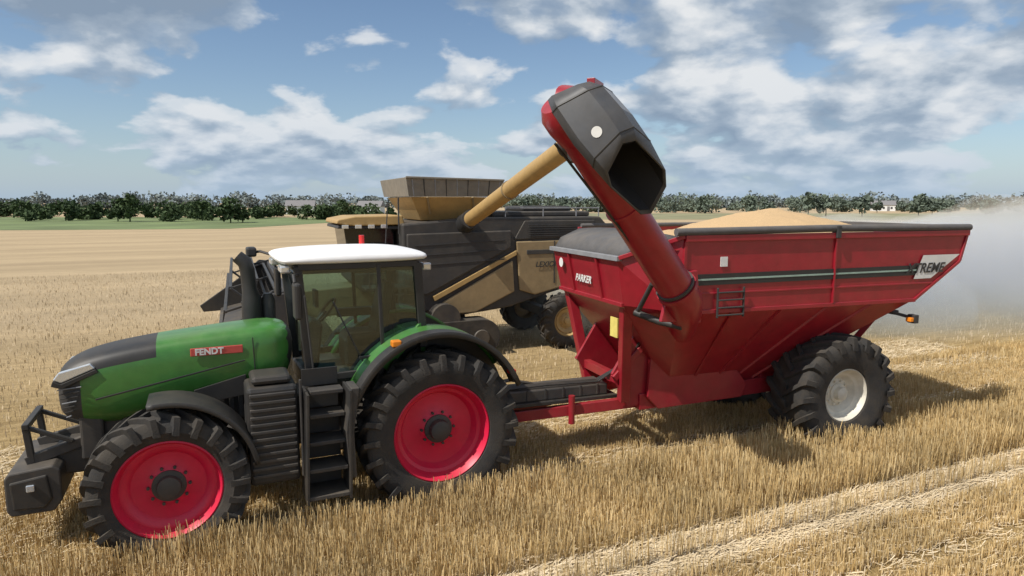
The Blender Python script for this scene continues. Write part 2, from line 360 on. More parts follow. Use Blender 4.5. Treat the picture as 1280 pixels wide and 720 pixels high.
F=[[Tn,Tnr,Rn,Mr,Mn],[Tf,Tfr,Rf,Mrf,Mf],[Tnr,Tfr,Rf,Rn],[Rn,Rf,Mrf,Mr],[Mr,Mrf,Brf,Br],[Mn,Mr,Br,Bn],[Mf,Mrf,Brf,Bf],[Fn,Tn,Mn,Gn],[Ff,Tf,Mf,Gf],[Gn,Mn,Bn],[Gf,Mf,Bf],[Ff,Fn,Gn,Gf],[Gf,Gn,Bn,Bf],[Bn,Br,Brf,Bf]]
mk('hopper',V,[tuple(ix[id(p)] for p in f) for f in F],red,C,solid=.03)
def strip(name,p,q,w,h,mat=red): beam(name,p,q,w,h,mat,C,.006)
strip('top_lip_near',(2.45,-W-.02,3.49),(7.98,-W-.02,3.49),.07,.09)
strip('top_lip_far',(2.45,W+.02,3.49),(7.98,W+.02,3.49),.07,.09)
strip('top_lip_rear',(7.98,-W,3.49),(7.98,W,3.49),.07,.09)
strip('crease_near',(2.44,-W-.012,2.44),(6.88,-W-.012,2.41),.05,.06)
strip('rear_crease',(6.86,-W-.012,2.41),(7.83,-W-.012,3.02),.04,.05)
strip('rear_edge',(7.83,-W-.012,3.02),(7.96,-W-.012,3.45),.04,.05)
strip('front_corner',(2.47,-W-.01,3.45),(2.43,-W-.01,2.45),.05,.05)
strip('seam_a',(5.15,-W-.02,2.45),(5.15,-W-.02,3.45),.05,.03)
strip('mid_rib',(2.45,-W-.012,2.70),(7.3,-W-.012,2.68),.03,.03)
for i,x in enumerate((3.3,4.2,5.1,6.0)):
    beam(f'lower_rib_{i}',(x,-W-.01,2.42),(3.0+(x-2.42)*2/4.43,-.60,1.05),.05,.05,red,C)
box('stripe_dark',2.52,7.2,-W-.026,-W-.017,2.82,2.98,black,C,0)
box('stripe_light',2.52,7.1,-W-.032,-W-.0265,2.89,2.915,M('stripe_pale',(.30,.42,.36),.5),C,0)
mk('logo_panel',[(6.80,-W-.034,2.76),(7.18,-W-.034,2.76),(7.80,-W-.034,3.14),(6.98,-W-.034,3.14)],[(0,1,2,3)],whitep,C)
text('logo','XTREME',(6.62,-W-.040,2.86),.22,dark,C,shear=.35)
box('sticker_side',3.05,3.17,-W-.03,-W-.02,3.08,3.22,whitep,C,0)
tube('tarp_roll',[(2.3,-W-.02,3.58),(5,-W-.02,3.60),(8.0,-W-.02,3.58)],.055,tarp,C,12)
cyl('tarp_rail_far',(2.5,W,3.56),(8.0,W,3.56),.04,tarp,C)
beam('tarp_end_rear',(7.98,-W,3.57),(7.98,W,3.57),.05,.08,tarp,C)
box('roll_clamp',5.11,5.19,-W-.09,-W+.03,3.45,3.64,dark,C,.01)
ns=9; v=[]
for i in range(ns):
    t=-1+2*i/(ns-1)
    v.append((1.74,t*1.17,3.19)); v.append((1.92,t*1.32,3.36+.06*(1-t*t))); v.append((2.42,t*1.62,3.50+.06*(1-t*t)))
f=[]
for i in range(ns-1):
    for k in range(2): f.append((i*3+k,i*3+k+1,(i+1)*3+k+1,(i+1)*3+k))
mk('tarp_front_cap',v,f,tarp,C,smooth=True,solid=.03)
strip('front_rail',(1.70,-1.22,3.19),(1.70,1.22,3.19),.09,.07,lgrey)
strip('front_corner_rail',(1.70,-1.2,3.20),(2.45,-W-.02,3.52),.06,.06,red)
strip('front_crease',(1.83,-1.12,2.50),(1.83,1.12,2.50),.06,.06)
for i,y in enumerate((-.5,.5)): strip(f'front_rib_{i}',(1.69,y,3.15),(1.82,y,2.5),.05,.04)
revolve('sticker_round',[(.001,.0),(.08,.0)],(0,0,0),-1,whitep,C,20).matrix_local=Matrix.Translation((1.685,.78,2.98))@Matrix.Rotation(R(-90),4,'Z')
tx=text('maker_logo','PARKER',(1.755,.35,2.72),.16,whitep,C,shear=.3); tx.rotation_euler=(R(90),R(0),R(-90))
nx,ny=110,56; v=[];f=[]
for i in range(nx):
    for j in range(ny):
        x=2.30+5.60*i/(nx-1); y=-1.66+3.32*j/(ny-1)
        d=min(1,math.hypot((x-5.35)/2.35,(y)/1.66))
        z=3.33+.72*(1-d)**.9*(1-.22*(1-d))
        d2=math.hypot((x-3.3)/1.3,y/1.4); z=max(z,3.32+.22*max(0,1-d2))
        z+=.02*noise.noise(Vector((x*3,y*3,0)))+.012*noise.noise(Vector((x*9,y*9,3)))
        v.append((x,y,z))
for i in range(nx-1):
    for j in range(ny-1): f.append((i*ny+j,(i+1)*ny+j,(i+1)*ny+j+1,i*ny+j+1))
grain=M('grain',(.56,.38,.20),.9,dust=0,var=.25,scale=90,bump=.6,bscale=120)
mk('grain_heap',v,f,grain,C,smooth=True)
for s,nm in ((-1,'near'),(1,'far')):
    c=(5.66,s*1.27,.90); tyre(f'cart_tyre_{nm}',c,s,.97,.42,.86,rubber,C,lugs=20,lugh=.06,sweep=.34,lw=.07)
    rim(f'cart_rim_{nm}',c,s,.42,.86,cream,C,hubr=.11,dish=.2,bolts=10)
cyl('cart_axle',(5.66,-1.0,.90),(5.66,1.0,.90),.12,red,C)
for s in (-1,1):
    beam(f'frame_rail_{s}',(2.4,s*.62,.86),(6.3,s*.62,.95),.14,.26,red,C)
    beam(f'tongue_rail_{s}',(.15,s*.12,.66),(2.7,s*.55,.84),.11,.17,red,C)
    prism(f'hopper_gusset_{s}',[(2.2,.8),(1.92,1.35),(2.55,2.35),(3.0,1.4),(3.3,.8)],s*.60,s*.66,red,C,.01)
    beam(f'front_leg_{s}',(1.95,s*1.0,2.50),(2.15,s*.62,.9),.14,.16,red,C)
    beam(f'front_brace_{s}',(1.95,s*.66,1.28),(2.9,s*.66,2.2),.09,.1,red,C)
    prism(f'axle_plate_{s}',[(4.7,.9),(5.1,1.9),(6.1,2.1),(6.3,.9)],s*.58,s*.64,red,C,.01)
    beam(f'rear_strut_{s}',(6.25,s*.6,1.0),(6.75,s*1.2,2.2),.1,.1,red,C)
prism('side_gusset',[(2.5,.95),(2.6,2.35),(3.2,2.40),(4.4,1.0),(4.3,.78),(2.7,.74)],-.76,-.69,red,C,.015)
strip('front_cross',(2.12,-.7,1.22),(2.12,.7,1.22),.12,.14)
strip('mid_cross',(3.4,-.6,.86),(3.4,.6,.86),.12,.16)
box('sump',2.7,5.4,-.36,.36,.72,1.02,red,C,.02)
box('tongue_toolbox',.25,2.05,-.28,.22,.92,1.10,dark,C,.02)
box('tongue_deck',.1,2.2,-.34,.30,.86,.92,black,C,.01)
for k in range(6): box(f'tongue_clip_{k}',.35+k*.3,.38+k*.3,-.29,-.27,.94,1.11,dark,C,.004)
cyl('pto_shaft',(-.5,0,.9),(.6,0,.84),.06,black,C)
cyl('hitch_pin',(0,0,.45),(0,0,.75),.05,steel,C)
for k in range(3): tube(f'hose_bundle_{k}',[(.2,-.2+.05*k,1.13),(1.0,-.22+.05*k,1.15),(1.9,-.25+.05*k,1.14),(2.3,-.5,1.5),(2.4,-.9,2.1)],.018,black,C,8)
cyl('jack',(1.35,-.42,.55),(1.35,-.42,1.0),.05,red,C)
box('decal_a',1.905,1.925,-.82,-.60,1.95,2.25,yel,C,0)
box('decal_b',2.56,2.74,-.775,-.762,1.95,2.12,whitep,C,0); box('decal_c',2.56,2.74,-.775,-.762,1.72,1.92,yel,C,0)
box('decal_d',3.05,3.35,-1.35,-1.33,2.02,2.07,yel,C,0)
for k in range(4): beam(f'rung_{k}',(3.0,-W-.07,2.38+k*.11),(3.45,-W-.07,2.38+k*.11),.03,.025,dark,C)
for x in (3.0,3.45): beam(f'rung_rail_{x}',(x,-W-.06,2.34),(x,-W-.06,2.78),.03,.03,dark,C)
beam('light_bracket',(6.7,-1.45,2.18),(6.95,-1.62,2.10),.05,.05,black,C)
box('tail_lamp',6.88,6.98,-1.74,-1.60,2.02,2.16,dark,C,.01); box('tail_amber',6.80,6.87,-1.74,-1.64,2.05,2.12,amber,C,.01)
beam('rear_bumper',(6.9,-1.4,2.15),(6.9,1.4,2.15),.06,.08,black,C)
# unloading auger
A0=Vector((2.26,-1.88,2.78)); A1=Vector((.26,-2.55,4.95)); ad=(A1-A0).normalized()
cyl('auger_tube',A0,A1,.25,red,C,r2=.22,n=32)
cyl('auger_flange_low',A0+ad*.02,A0+ad*.08,.29,red,C); cyl('auger_flange_low2',A0+ad*.10,A0+ad*.14,.275,dark,C)
cyl('auger_flange_mid',A0+ad*1.6,A0+ad*1.63,.255,red,C)
tube('auger_elbow',[A0+ad*.03,A0-ad*.15,(2.50,-1.66,2.46),(2.75,-1.25,2.1)],[.25,.26,.26,.2],red,C,28)
prism('hinge_plate',[(2.05,2.35),(2.2,3.0),(2.62,3.05),(2.7,2.3)],-1.80,-1.73,red,C,.01)
beam('hinge_arm',(2.05,-1.5,3.15),A0+ad*.8+Vector((0,.2,0)),.08,.09,red,C)
tube('auger_cylinder',[(1.95,-1.35,2.45),A0+ad*.35+Vector((-.10,.22,-.15))],.035,dark,C,12)
tube('auger_hose',[A0+Vector((-.24,-.05,.05)),A0+ad*1.2+Vector((-.23,-.08,-.08)),A1+Vector((-.2,-.1,-.3))],.016,black,C,8)
tube('valve_block',[(1.98,-1.2,2.40),(2.2,-1.5,2.30),(2.42,-1.75,2.25)],.05,dark,C,10)
tube('head_cap',[A1-ad*.25,A1-ad*.05,A1+ad*.12,A1+ad*.24],[.24,.275,.275,.21],red,C,28)
# spout hood
S=Vector((.34,-2.74,5.12)); E=Vector((.86,-3.20,4.24))
D=(E-S).normalized(); Wd=D.cross(Vector((0,0,1))).normalized(); N=Wd.cross(D).normalized()
def sec(c,w,h,tilt=0,tw=0):
    c=Vector(c); n=(N+D*tilt); ww=(Wd+D*tw); p=[]
    for a,b_ in ((-.5,-.34),(-.5,.28),(-.34,.5),(.34,.5),(.5,.28),(.5,-.34),(.34,-.5),(-.34,-.5)): p.append(c+ww*a*w+n*b_*h)
    return p
sc=[sec(S-D*.12-N*.02,.58,.46,.35),sec(S+D*.02,.66,.58,.25),sec(S+D*.42,.76,.62,.05),sec(S+D*.76,.78,.58,-.1,-.25),sec(S+D*1.09-N*.02,.74,.50,-.45,-.75)]
loft('spout_hood',sc,grey,C,mats=[grey,lgrey],fmf=lambda i,k:1 if (k==2 and i in (0,1)) else 0,cap=False,solid=.02,smooth=True)  # top facets use paler grey, a sunlit look put into the colour
def shrink(s_,k,off=0):
    c=sum((Vector(q) for q in s_),Vector())/8; return [c+(Vector(p)-c)*k-D*off for p in s_]
loft('spout_liner',[shrink(s_,.93,.0) for s_ in sc[1:4]]+[shrink(sc[4],.93,.02)],inner,C,cap=False)
mk('spout_back',sc[0],[tuple(range(8))],red,C)
tube('spout_collar',[A1-ad*.05,(A1+S)/2+Vector((-.02,0,.05)),S+D*.1],[.25,.26,.22],red,C,24)
strip('spout_hinge',sc[0][2]+N*.02,sc[0][3]+N*.02,.09,.07)
for i,s_ in enumerate((sc[1],sc[3])): tube(f'spout_band_{i}',shrink(s_,1.02)+[shrink(s_,1.02)[0]],.010,black,C,6)
for q,(a,b_) in enumerate(((0,1),(4,5))):
    p=(sc[2][a]+sc[2][b_])/2*.75+(sc[3][a]+sc[3][b_])/2*.25; sg=-1 if a==0 else 1
    nrm=Wd*sg; pts=[p+nrm*.018+(D*math.cos(t)+N*math.sin(t))*.06 for t in [2*math.pi*k/20 for k in range(20)]]
    mk(f'spout_sticker_{q}',pts,[tuple(range(20))],whitep,C)

# ============================================================ COMBINE
K=empty('combine_harvester',(KR[0],KR[1],0),KA)
prism('body',[(-4.5,1.3),(-4.5,3.45),(-2.6,3.60),(1.1,3.60),(1.5,3.2),(1.35,2.3),(.5,1.75),(-.5,1.5),(-1.6,1.2),(-3.0,1.05)],.35,3.25,cdark,K,.05)
prism('panel_rear',[(-1.45,2.95),(.95,2.98),(1.05,2.35),(.2,1.75),(-.9,1.50),(-1.35,1.65)],.29,.36,tanl,K,.03)
prism('panel_front_wedge',[(-3.6,1.38),(-1.55,2.45),(-1.50,1.62),(-2.6,1.12),(-3.3,1.10)],.28,.36,tanl,K,.03)
prism('gold_line',[(-3.75,1.60),(-1.45,2.72),(-1.45,2.60),(-3.7,1.48)],.26,.36,tan,K,.01)
prism('panel_dark',[(-4.4,1.7),(-4.4,3.2),(-1.6,3.25),(-1.6,2.8),(-3.9,1.65)],.27,.36,cdark,K,.03)
prism('panel_upper',[(-1.5,3.00),(-1.2,3.50),(.9,3.50),(.95,3.05)],.31,.36,cdark,K,.02)
for k in range(6): box(f'louvre_{k}',-1.1,.6,.28,.30,3.08+k*.06,3.095+k*.06,dark,K,.004)
for k in range(3): beam(f'panel_rib_{k}',(-4.2,.262,2.9-.25*k),(-1.8,.262,3.0-.25*k),.012,.03,dark,K,.003)
box('panel_lines',-1.15,.7,.27,.30,2.60,2.72,cdark,K,.01)
text('side_lettering','LEXION',(-.9,.268,2.26),.20,dark,K,shear=.2)
for x in (-.35,.3): box(f'panel_gap_{x}',x,x+.03,.275,.30,1.8,2.95,cdark,K,.002)
bt=[(-3.9,.8,3.52),(-2.35,.8,3.52),(-2.35,2.8,3.52),(-3.9,2.8,3.52)]
md=[(-4.25,.35,4.12),(-1.95,.35,4.12),(-1.95,3.25,4.12),(-4.25,3.25,4.12)]
tp=[(-4.32,.3,4.14),(-1.90,.3,4.14),(-1.90,3.3,4.14),(-4.32,3.3,4.14)]
tq=[(-4.40,.22,4.60),(-1.85,.22,4.54),(-1.85,3.4,4.54),(-4.40,3.4,4.60)]
loft('grain_tank',[bt,md],tan,K,smooth=False,bevel=.02)
loft('tank_extension',[tp,tq],tankrim,K,cap=False,solid=.04,smooth=False)
for k in range(9): beam(f'tank_rib_{k}',(-4.2+k*.28,.30,4.14),(-4.26+k*.29,.21,4.56),.035,.03,cdark if k%2 else lgrey,K)
beam('tank_edge',(-4.42,.2,4.60),(-1.83,.2,4.55),.06,.05,tankrim,K)
for x in (-3.7,-2.5): beam(f'tank_seam_{x}',(x,.62,3.68),(x-.15,.34,4.12),.05,.04,tanl,K)
box('engine_deck',-2.0,.9,.6,3.0,3.60,3.74,cdark,K,.04)
box('engine_cover',-.9,.6,1.2,2.6,3.74,3.88,dark,K,.05)
for x in (-1.7,-.6,.4,1.1): beam(f'rail_post_{x}',(x,.45,3.6),(x,.45,3.85),.03,.03,lgrey,K)
beam('rail_top',(-1.7,.45,3.83),(1.1,.45,3.83),.03,.03,lgrey,K)
prism('combine_cab_lower',[(-5.4,1.7),(-5.7,2.0),(-5.7,2.2),(-4.5,2.2),(-4.5,1.7)],.9,2.7,dark,K,.03)
prism('combine_cab_glass',[(-5.7,2.2),(-5.85,3.40),(-4.6,3.40),(-4.5,2.2)],.92,2.68,M('dark_glass',(.01,.014,.016),.08,dust=.03),K,.03)
prism('combine_cab_roof',[(-6.05,3.46),(-6.02,3.56),(-5.6,3.64),(-4.4,3.66),(-4.35,3.42),(-5.6,3.40)],.70,2.9,tan,K,.03)
prism('combine_roof_under',[(-6.02,3.34),(-6.00,3.42),(-4.4,3.38),(-4.4,3.30)],.75,2.85,dark,K,.02)
for k in range(4): box(f'cab_light_{k}',-5.92+k*.32,-5.76+k*.32,.66,.72,3.34,3.43,lens,K,.01)
cyl('beacon_post',(-4.55,.5,3.2),(-4.55,.5,4.1),.02,dark,K)
beam('cab_platform',(-5.5,.3,1.9),(-4.4,.3,1.9),.7,.06,dark,K)
for x in (-5.4,-4.9,-4.5): beam(f'platform_post_{x}',(x,.0,1.9),(x,.0,2.9),.035,.035,dark,K)
beam('platform_rail',(-5.4,0,2.9),(-4.5,0,2.9),.035,.035,dark,K)
for k in range(5): box(f'cab_step_{k}',-4.95,-4.55,-.05,.2,.6+k*.28,.64+k*.28,dark,K,.004)
pe=to_local((1.02,11.9,4.98),KR,KA); p0=Vector((-2.85,.45,3.42)); pe=Vector(pe); dd=(pe-p0).normalized()
tube('unload_elbow',[(-2.95,1.0,2.7),(-2.95,.8,3.1),p0,p0+dd*.6],[.26,.27,.26,.22],black,K,24)
cyl('unload_tube',p0+dd*.55,pe,.185,tan,K,n=28)
cyl('unload_ring',p0+dd*.5,p0+dd*.62,.24,dark,K)
cyl('unload_ring2',p0+dd*3.4,p0+dd*3.46,.205,tanl,K)
tube('unload_spout',[pe-dd*.2,pe+dd*.1,pe+dd*.25+Vector((0,0,-.12)),pe+dd*.28+Vector((0,0,-.38))],[.19,.2,.2,.17],black,K,20)
for s,nm,yc in ((-1,'near',.27),(1,'far',3.2)):
    c=(0,yc,.75); tyre(f'combine_rear_tyre_{nm}',c,s,.76,.40,.52,rubber,K,lugs=18,lugh=.04)
    rim(f'combine_rear_rim_{nm}',c,s,.40,.52,tan,K,hubr=.1,dish=.12,bolts=8)
    pts=[]
    for k in range(24):
        t=2*math.pi*k/24; cx=-4.45 if math.cos(t)<0 else -2.5; rr=.46
        pts.append((cx+rr*math.cos(t),.52+rr*math.sin(t)))
    prism(f'track_belt_{nm}',pts,yc-.32,yc+.32,rubber,K,.02)
    for k in range(3): revolve(f'track_roller_{nm}_{k}',[(.001,.36),(.2,.36),(.22,.33)],(-4.4+k*.92,yc,.5),s,dark,K,24)
    cyl(f'track_drive_{nm}',(-3.5,yc-.3,1.05),(-3.5,yc+.3,1.05),.38,dark,K)
beam('combine_axle',(0,.3,.8),(0,3.2,.8),.25,.25,dark,K)
HZ=.30
prism('feeder_house',[(-4.5,1.2),(-4.5,1.9),(-7.3,1.45+HZ),(-7.3,.75+HZ)],1.2,2.4,tanl,K,.03)
Y0=-1.35; Y1=6.9
prism('header_frame',[(-7.3,.55+HZ),(-7.3,1.75+HZ),(-7.45,1.80+HZ),(-7.6,.65+HZ),(-8.9,.35+HZ),(-8.9,.28+HZ)],Y0,Y1,dark,K,.02)
for yy in (Y0-.03,Y1):
    prism(f'header_end_{yy}',[(-7.2,.5+HZ),(-7.2,1.80+HZ),(-7.7,1.85+HZ),(-8.3,1.3+HZ),(-9.5,.45+HZ),(-9.4,.25+HZ),(-8.0,.3+HZ)],yy,yy+.08,black,K,.02)
cz=1.58+HZ; cx=-8.10
for a in range(6):
    t=2*math.pi*a/6+.3; x=cx+.55*math.cos(t); z=cz+.50*math.sin(t)
    beam(f'reel_bar_{a}',(x,Y0+.1,z),(x,Y1-.1,z),.07,.07,black,K)
    for k in range(33):
        y=Y0+.15+k*.245; beam(f'tine_{a}_{k}',(x,y,z),(x-.06,y,z-.24),.018,.018,black,K,0)
    for y in (Y0+.1,2.7,Y1-.1): beam(f'reel_arm_{a}_{y}',(cx,y,cz),(x,y,z),.06,.05,dark,K)
cyl('reel_shaft',(cx,Y0,cz),(cx,Y1,cz),.16,dark,K)
for y in (Y0-.08,Y1): beam(f'reel_lift_{y}',(-7.3,y,2.10),(cx-.2,y,cz),.10,.14,black,K)
box('header_drive',-7.75,-7.25,Y0-.2,Y0-.04,1.25,2.10,dark,K,.03)

# ============================================================ GROUND
def plane_obj(name,pts,z,mat,loc=(0,0),ang=0):
    me=bpy.data.meshes.new(name); me.from_pydata([(x,y,z) for x,y in pts],[],[tuple(range(len(pts)))]); me.materials.append(mat)
    ob=bpy.data.objects.new(name,me); COL.objects.link(ob); ob.location=(loc[0],loc[1],0); ob.rotation_euler=(0,0,R(ang)); return ob
gm,nt,b=newmat('stubble_soil')
tc=nn(nt,'ShaderNodeTexCoord'); sp=nn(nt,'ShaderNodeSeparateXYZ'); nt.links.new(tc.outputs['Object'],sp.inputs[0])
X,Y=sp.outputs[0],sp.outputs[1]
mp=nn(nt,'ShaderNodeMapping'); mp.inputs['Scale'].default_value=(.35,2.6,1); nt.links.new(tc.outputs['Object'],mp.inputs[0])
st=noise_(nt,mp.outputs[0],2.2,9,.72)
mp2=nn(nt,'ShaderNodeMapping'); mp2.inputs['Scale'].default_value=(.06,.5,1); nt.links.new(tc.outputs['Object'],mp2.inputs[0])
big=noise_(nt,mp2.outputs[0],.9,5,.6)
fine=noise_(nt,tc.outputs['Object'],26,6,.75)
c1=ramp_(nt,st,[(.30,(.24,.160,.065)),(.5,(.41,.285,.125)),(.72,(.57,.42,.21))])
c2=ramp_(nt,fine,[(.28,.5),(.5,.97),(.75,1.35)])
c=mix_(nt,1.0,c1,c2,'MULTIPLY')
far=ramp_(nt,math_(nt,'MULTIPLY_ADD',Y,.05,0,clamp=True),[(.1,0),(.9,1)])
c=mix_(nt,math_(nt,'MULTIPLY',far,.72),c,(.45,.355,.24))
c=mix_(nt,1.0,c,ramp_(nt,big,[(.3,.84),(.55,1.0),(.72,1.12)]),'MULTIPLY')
sw=math_(nt,'SINE',math_(nt,'ADD',math_(nt,'MULTIPLY',Y,.70),math_(nt,'MULTIPLY',big,2.0)))
c=mix_(nt,1.0,c,ramp_(nt,math_(nt,'MULTIPLY_ADD',sw,.5,.5),[(0,.95),(1,1.04)]),'MULTIPLY')
nt.links.new(c,b.inputs['Base Color']); b.inputs['Roughness'].default_value=.95; b.inputs['Specular IOR Level'].default_value=.1
bn=nn(nt,'ShaderNodeBump'); bn.inputs['Strength'].default_value=.8; bn.inputs['Distance'].default_value=.05
nt.links.new(math_(nt,'ADD',fine,st),bn.inputs['Height']); nt.links.new(bn.outputs[0],b.inputs['Normal'])
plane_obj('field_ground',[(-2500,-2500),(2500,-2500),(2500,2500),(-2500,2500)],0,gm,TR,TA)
grm=M('grass',(.135,.175,.065),.95,dust=.0,var=.3,scale=.08)
plane_obj('grass_field',[(-260,92),(-80,95),(-42,102),(-34,135),(-46,175),(-300,190)],.02,grm)
plane_obj('grass_strip',[(-40,160),(140,150),(300,170),(300,230),(0,240),(-80,230)],.02,M('grass_dry',(.22,.21,.11),.95,dust=.0,var=.3,scale=.06))

ca,sa=math.cos(R(TA)),math.sin(R(TA))
def patch(x,y):
    return 1+.16*np.sin(x*1.7+1.3*np.sin(y*2.1))*np.sin(y*2.9+x*.6)+.10*np.sin(x*4.3+y*3.1)
def stalks(name,n,xr,yr,hfun,wid,mat,rowsp=.19,lean=.10,jit=.028,lying=False,maxd=60,mind=3.2,dens=None):
    x=rng.uniform(*xr,n); y=rng.uniform(*yr,n)
    if rowsp: y=np.round(y/rowsp)*rowsp+rng.normal(0,jit,n)
    wx=TR[0]+x*ca-y*sa; wy=TR[1]+x*sa+y*ca
    d=np.hypot(wx,wy)
    keep=(wy>mind)&(d<maxd)&(np.abs(wx)<wy*.95+4)
    if dens is not None: keep&=rng.uniform(0,1,n)<dens(x,y,d)
    x,y,wx,wy=x[keep],y[keep],wx[keep],wy[keep]; n=len(x)
    h=hfun(x,y)*rng.uniform(.62,1.12,n)
    if not lying: h=h*patch(x,y)
    a=rng.uniform(0,math.pi,n); w=wid*rng.uniform(.6,1.3,n)
    if lying:
        L=h; th=rng.normal(0,.9,n)+R(TA); dx,dy=np.cos(th)*L,np.sin(th)*L
        z0=rng.uniform(.005,.05,n); z1=z0+rng.uniform(-.0,.05,n)
        px,py=-np.sin(th)*w,np.cos(th)*w
        V=np.stack([np.stack([wx-px,wy-py,z0],1),np.stack([wx+px,wy+py,z0+.003],1),np.stack([wx+dx+px,wy+dy+py,z1+.003],1),np.stack([wx+dx-px,wy+dy-py,z1],1)],1)
    else:
        lx=rng.normal(0,lean,n)*h; ly=rng.normal(0,lean,n)*h; px,py=np.cos(a)*w/2,np.sin(a)*w/2; z=np.zeros(n)
        V=np.stack([np.stack([wx-px,wy-py,z],1),np.stack([wx+px,wy+py,z],1),np.stack([wx+lx+px*.8,wy+ly+py*.8,h],1),np.stack([wx+lx-px*.8,wy+ly-py*.8,h],1)],1)
    me=bpy.data.meshes.new(name); me.vertices.add(n*4); me.loops.add(n*4); me.polygons.add(n)
    me.vertices.foreach_set('co',V.reshape(-1).astype(np.float32)); me.loops.foreach_set('vertex_index',np.arange(n*4,dtype=np.int32))
    me.polygons.foreach_set('loop_start',np.arange(0,n*4,4,dtype=np.int32)); me.polygons.foreach_set('loop_total',np.full(n,4,dtype=np.int32))
    me.materials.append(mat); me.update(); me.validate()
    at=me.attributes.new('rnd','FLOAT','FACE'); at.data.foreach_set('value',rng.uniform(0,1,len(me.polygons)).astype(np.float32))
    ob=bpy.data.objects.new(name,me); COL.objects.link(ob); print(name,n); return ob
def strawmat(name,a,bc,c_):
    m,nt,b=newmat(name); at=nn(nt,'ShaderNodeAttribute'); at.attribute_name='rnd'
    c=ramp_(nt,at.outputs['Fac'],[(0,a),(.5,bc),(1,c_)])
    ge=nn(nt,'ShaderNodeNewGeometry'); g=noise_(nt,ge.outputs['Position'],.7,5,.65)
    c=mix_(nt,1.0,c,ramp_(nt,g,[(.3,.74),(.7,1.2)]),'MULTIPLY')
    nt.links.new(c,b.inputs['Base Color']); b.inputs['Roughness'].default_value=.75; b.inputs['Specular IOR Level'].default_value=.2
    return m
straw=strawmat('straw',(.38,.255,.10),(.60,.43,.20),(.72,.57,.32))
strawp=strawmat('straw_pale',(.46,.35,.20),(.60,.475,.30),(.72,.60,.42))
T1=lambda y:((y>-3.66)&(y<-3.34))|((y>-4.04)&(y<-3.78))
def h_near(x,y):
    h=np.where(y<-4.0,.17,.33)
    h=np.where((y<-1.45)&(y>-3.3)&(x>3.5),.42,h)
    h=np.where((y<-1.45)&(y>-1.85)&(x<3.5),.40,h)
    h=np.where(T1(y),.04,h)
    h=np.where((y>-5.10)&(y<-4.8),.06,h)
    h=np.where((y>-1.40),.15,h)
    return h
def dens_near(x,y,d):
    k=np.ones_like(x)
    k[T1(y)]=.25
    k[(y>-5.10)&(y<-4.8)]=.4
    trk=((np.abs(y+1.06)<.36)&(x>-.2))|((np.abs(y-1.06)<.36)&(x>-.2))|((np.abs(y+1.12)<.3)&(x>-3.2)&(x<0))
    k[trk]=.10
    return k
stalks('stubble',330000,(-9,18),(-8.5,1.8),h_near,.0080,straw,dens=dens_near,maxd=26,jit=.042)
stalks('stubble',150000,(-40,45),(1.8,34),lambda x,y:np.full_like(x,.10),.017,strawp,rowsp=.25,jit=.05,maxd=55,dens=lambda x,y,d:np.clip(14/d,0,1))
stalks('stubble',60000,(14,45),(-22,1.8),lambda x,y:np.full_like(x,.20),.015,straw,rowsp=.2,jit=.04,maxd=45)
stalks('straw_litter',70000,(-9,16),(-8.5,3.5),lambda x,y:np.full_like(x,.16),.004,strawp,rowsp=0,lying=True,maxd=26)
stalks('straw_litter',30000,(-6,22),(-4.1,-3.3),lambda x,y:np.full_like(x,.2),.005,strawp,rowsp=0,lying=True,maxd=30)

# ============================================================ TREES / HOUSES
def foliage(name,trees,mat,leaf,per):
    V=[];RN=[]
    TV=[];TF=[]
    for (x,y,h,w) in trees:
        nb=random.randint(6,10); base=random.uniform(.04,.16)*h
        tone=random.random()
        for b_ in range(nb):
            t=random.random(); zz=base+(h-base)*(.15+.75*t); sp=w*.5*(1-.6*abs(t-.35)); an=random.uniform(0,6.28)
            cx=x+math.cos(an)*sp*random.random()*.9; cy=y+math.sin(an)*sp*random.random()*.9; r=w*random.uniform(.16,.30)
            m=per
            d=rng.normal(size=(m,3)); d/=np.linalg.norm(d,axis=1)[:,None]
            P=np.array([cx,cy,zz])+d*(r*rng.uniform(.55,1.08,m))[:,None]*np.array([1,1,.8])
            P[:,2]=np.maximum(P[:,2],.3)
            u=rng.normal(size=(m,3)); u/=np.linalg.norm(u,axis=1)[:,None]
            v_=np.cross(u,rng.normal(size=(m,3))); v_/=np.linalg.norm(v_,axis=1)[:,None]
            s=leaf*rng.uniform(.5,1.2,m)[:,None]
            V.append(np.stack([P-u*s-v_*s*.6,P+u*s-v_*s*.6,P+u*s*.7+v_*s*.8,P-u*s*.6+v_*s*.7],1)); RN.append(np.clip(tone*.5+rng.uniform(0,.5,m),0,1))
        b0=len(TV); r0=.02*h+.05
        for zz,rr in ((0,r0),(h*.7,r0*.35)):
            for k in range(5): TV.append((x+rr*math.cos(k*1.257),y+rr*math.sin(k*1.257),zz))
        for k in range(5): TF.append((b0+k,b0+(k+1)%5,b0+5+(k+1)%5,b0+5+k))
    V=np.concatenate(V); RN=np.concatenate(RN); n=len(V)
    me=bpy.data.meshes.new(name)
    allv=[tuple(p) for p in V.reshape(-1,3)]+TV
    fc=[(i*4,i*4+1,i*4+2,i*4+3) for i in range(n)]+[tuple(n*4+q for q in f) for f in TF]
    me.from_pydata(allv,[],fc); me.materials.append(mat); me.update()
    at=me.attributes.new('rnd','FLOAT','FACE'); at.data.foreach_set('value',np.concatenate([RN,np.zeros(len(TF))]).astype(np.float32))
    ob=bpy.data.objects.new(name,me); COL.objects.link(ob); return ob
def leafmat(name,a,bc):
    m,nt,b=newmat(name); at=nn(nt,'ShaderNodeAttribute'); at.attribute_name='rnd'
    nt.links.new(ramp_(nt,at.outputs['Fac'],[(0,a),(1,bc)]),b.inputs['Base Color']); b.inputs['Roughness'].default_value=.8; b.inputs['Specular IOR Level'].default_value=.1; return m
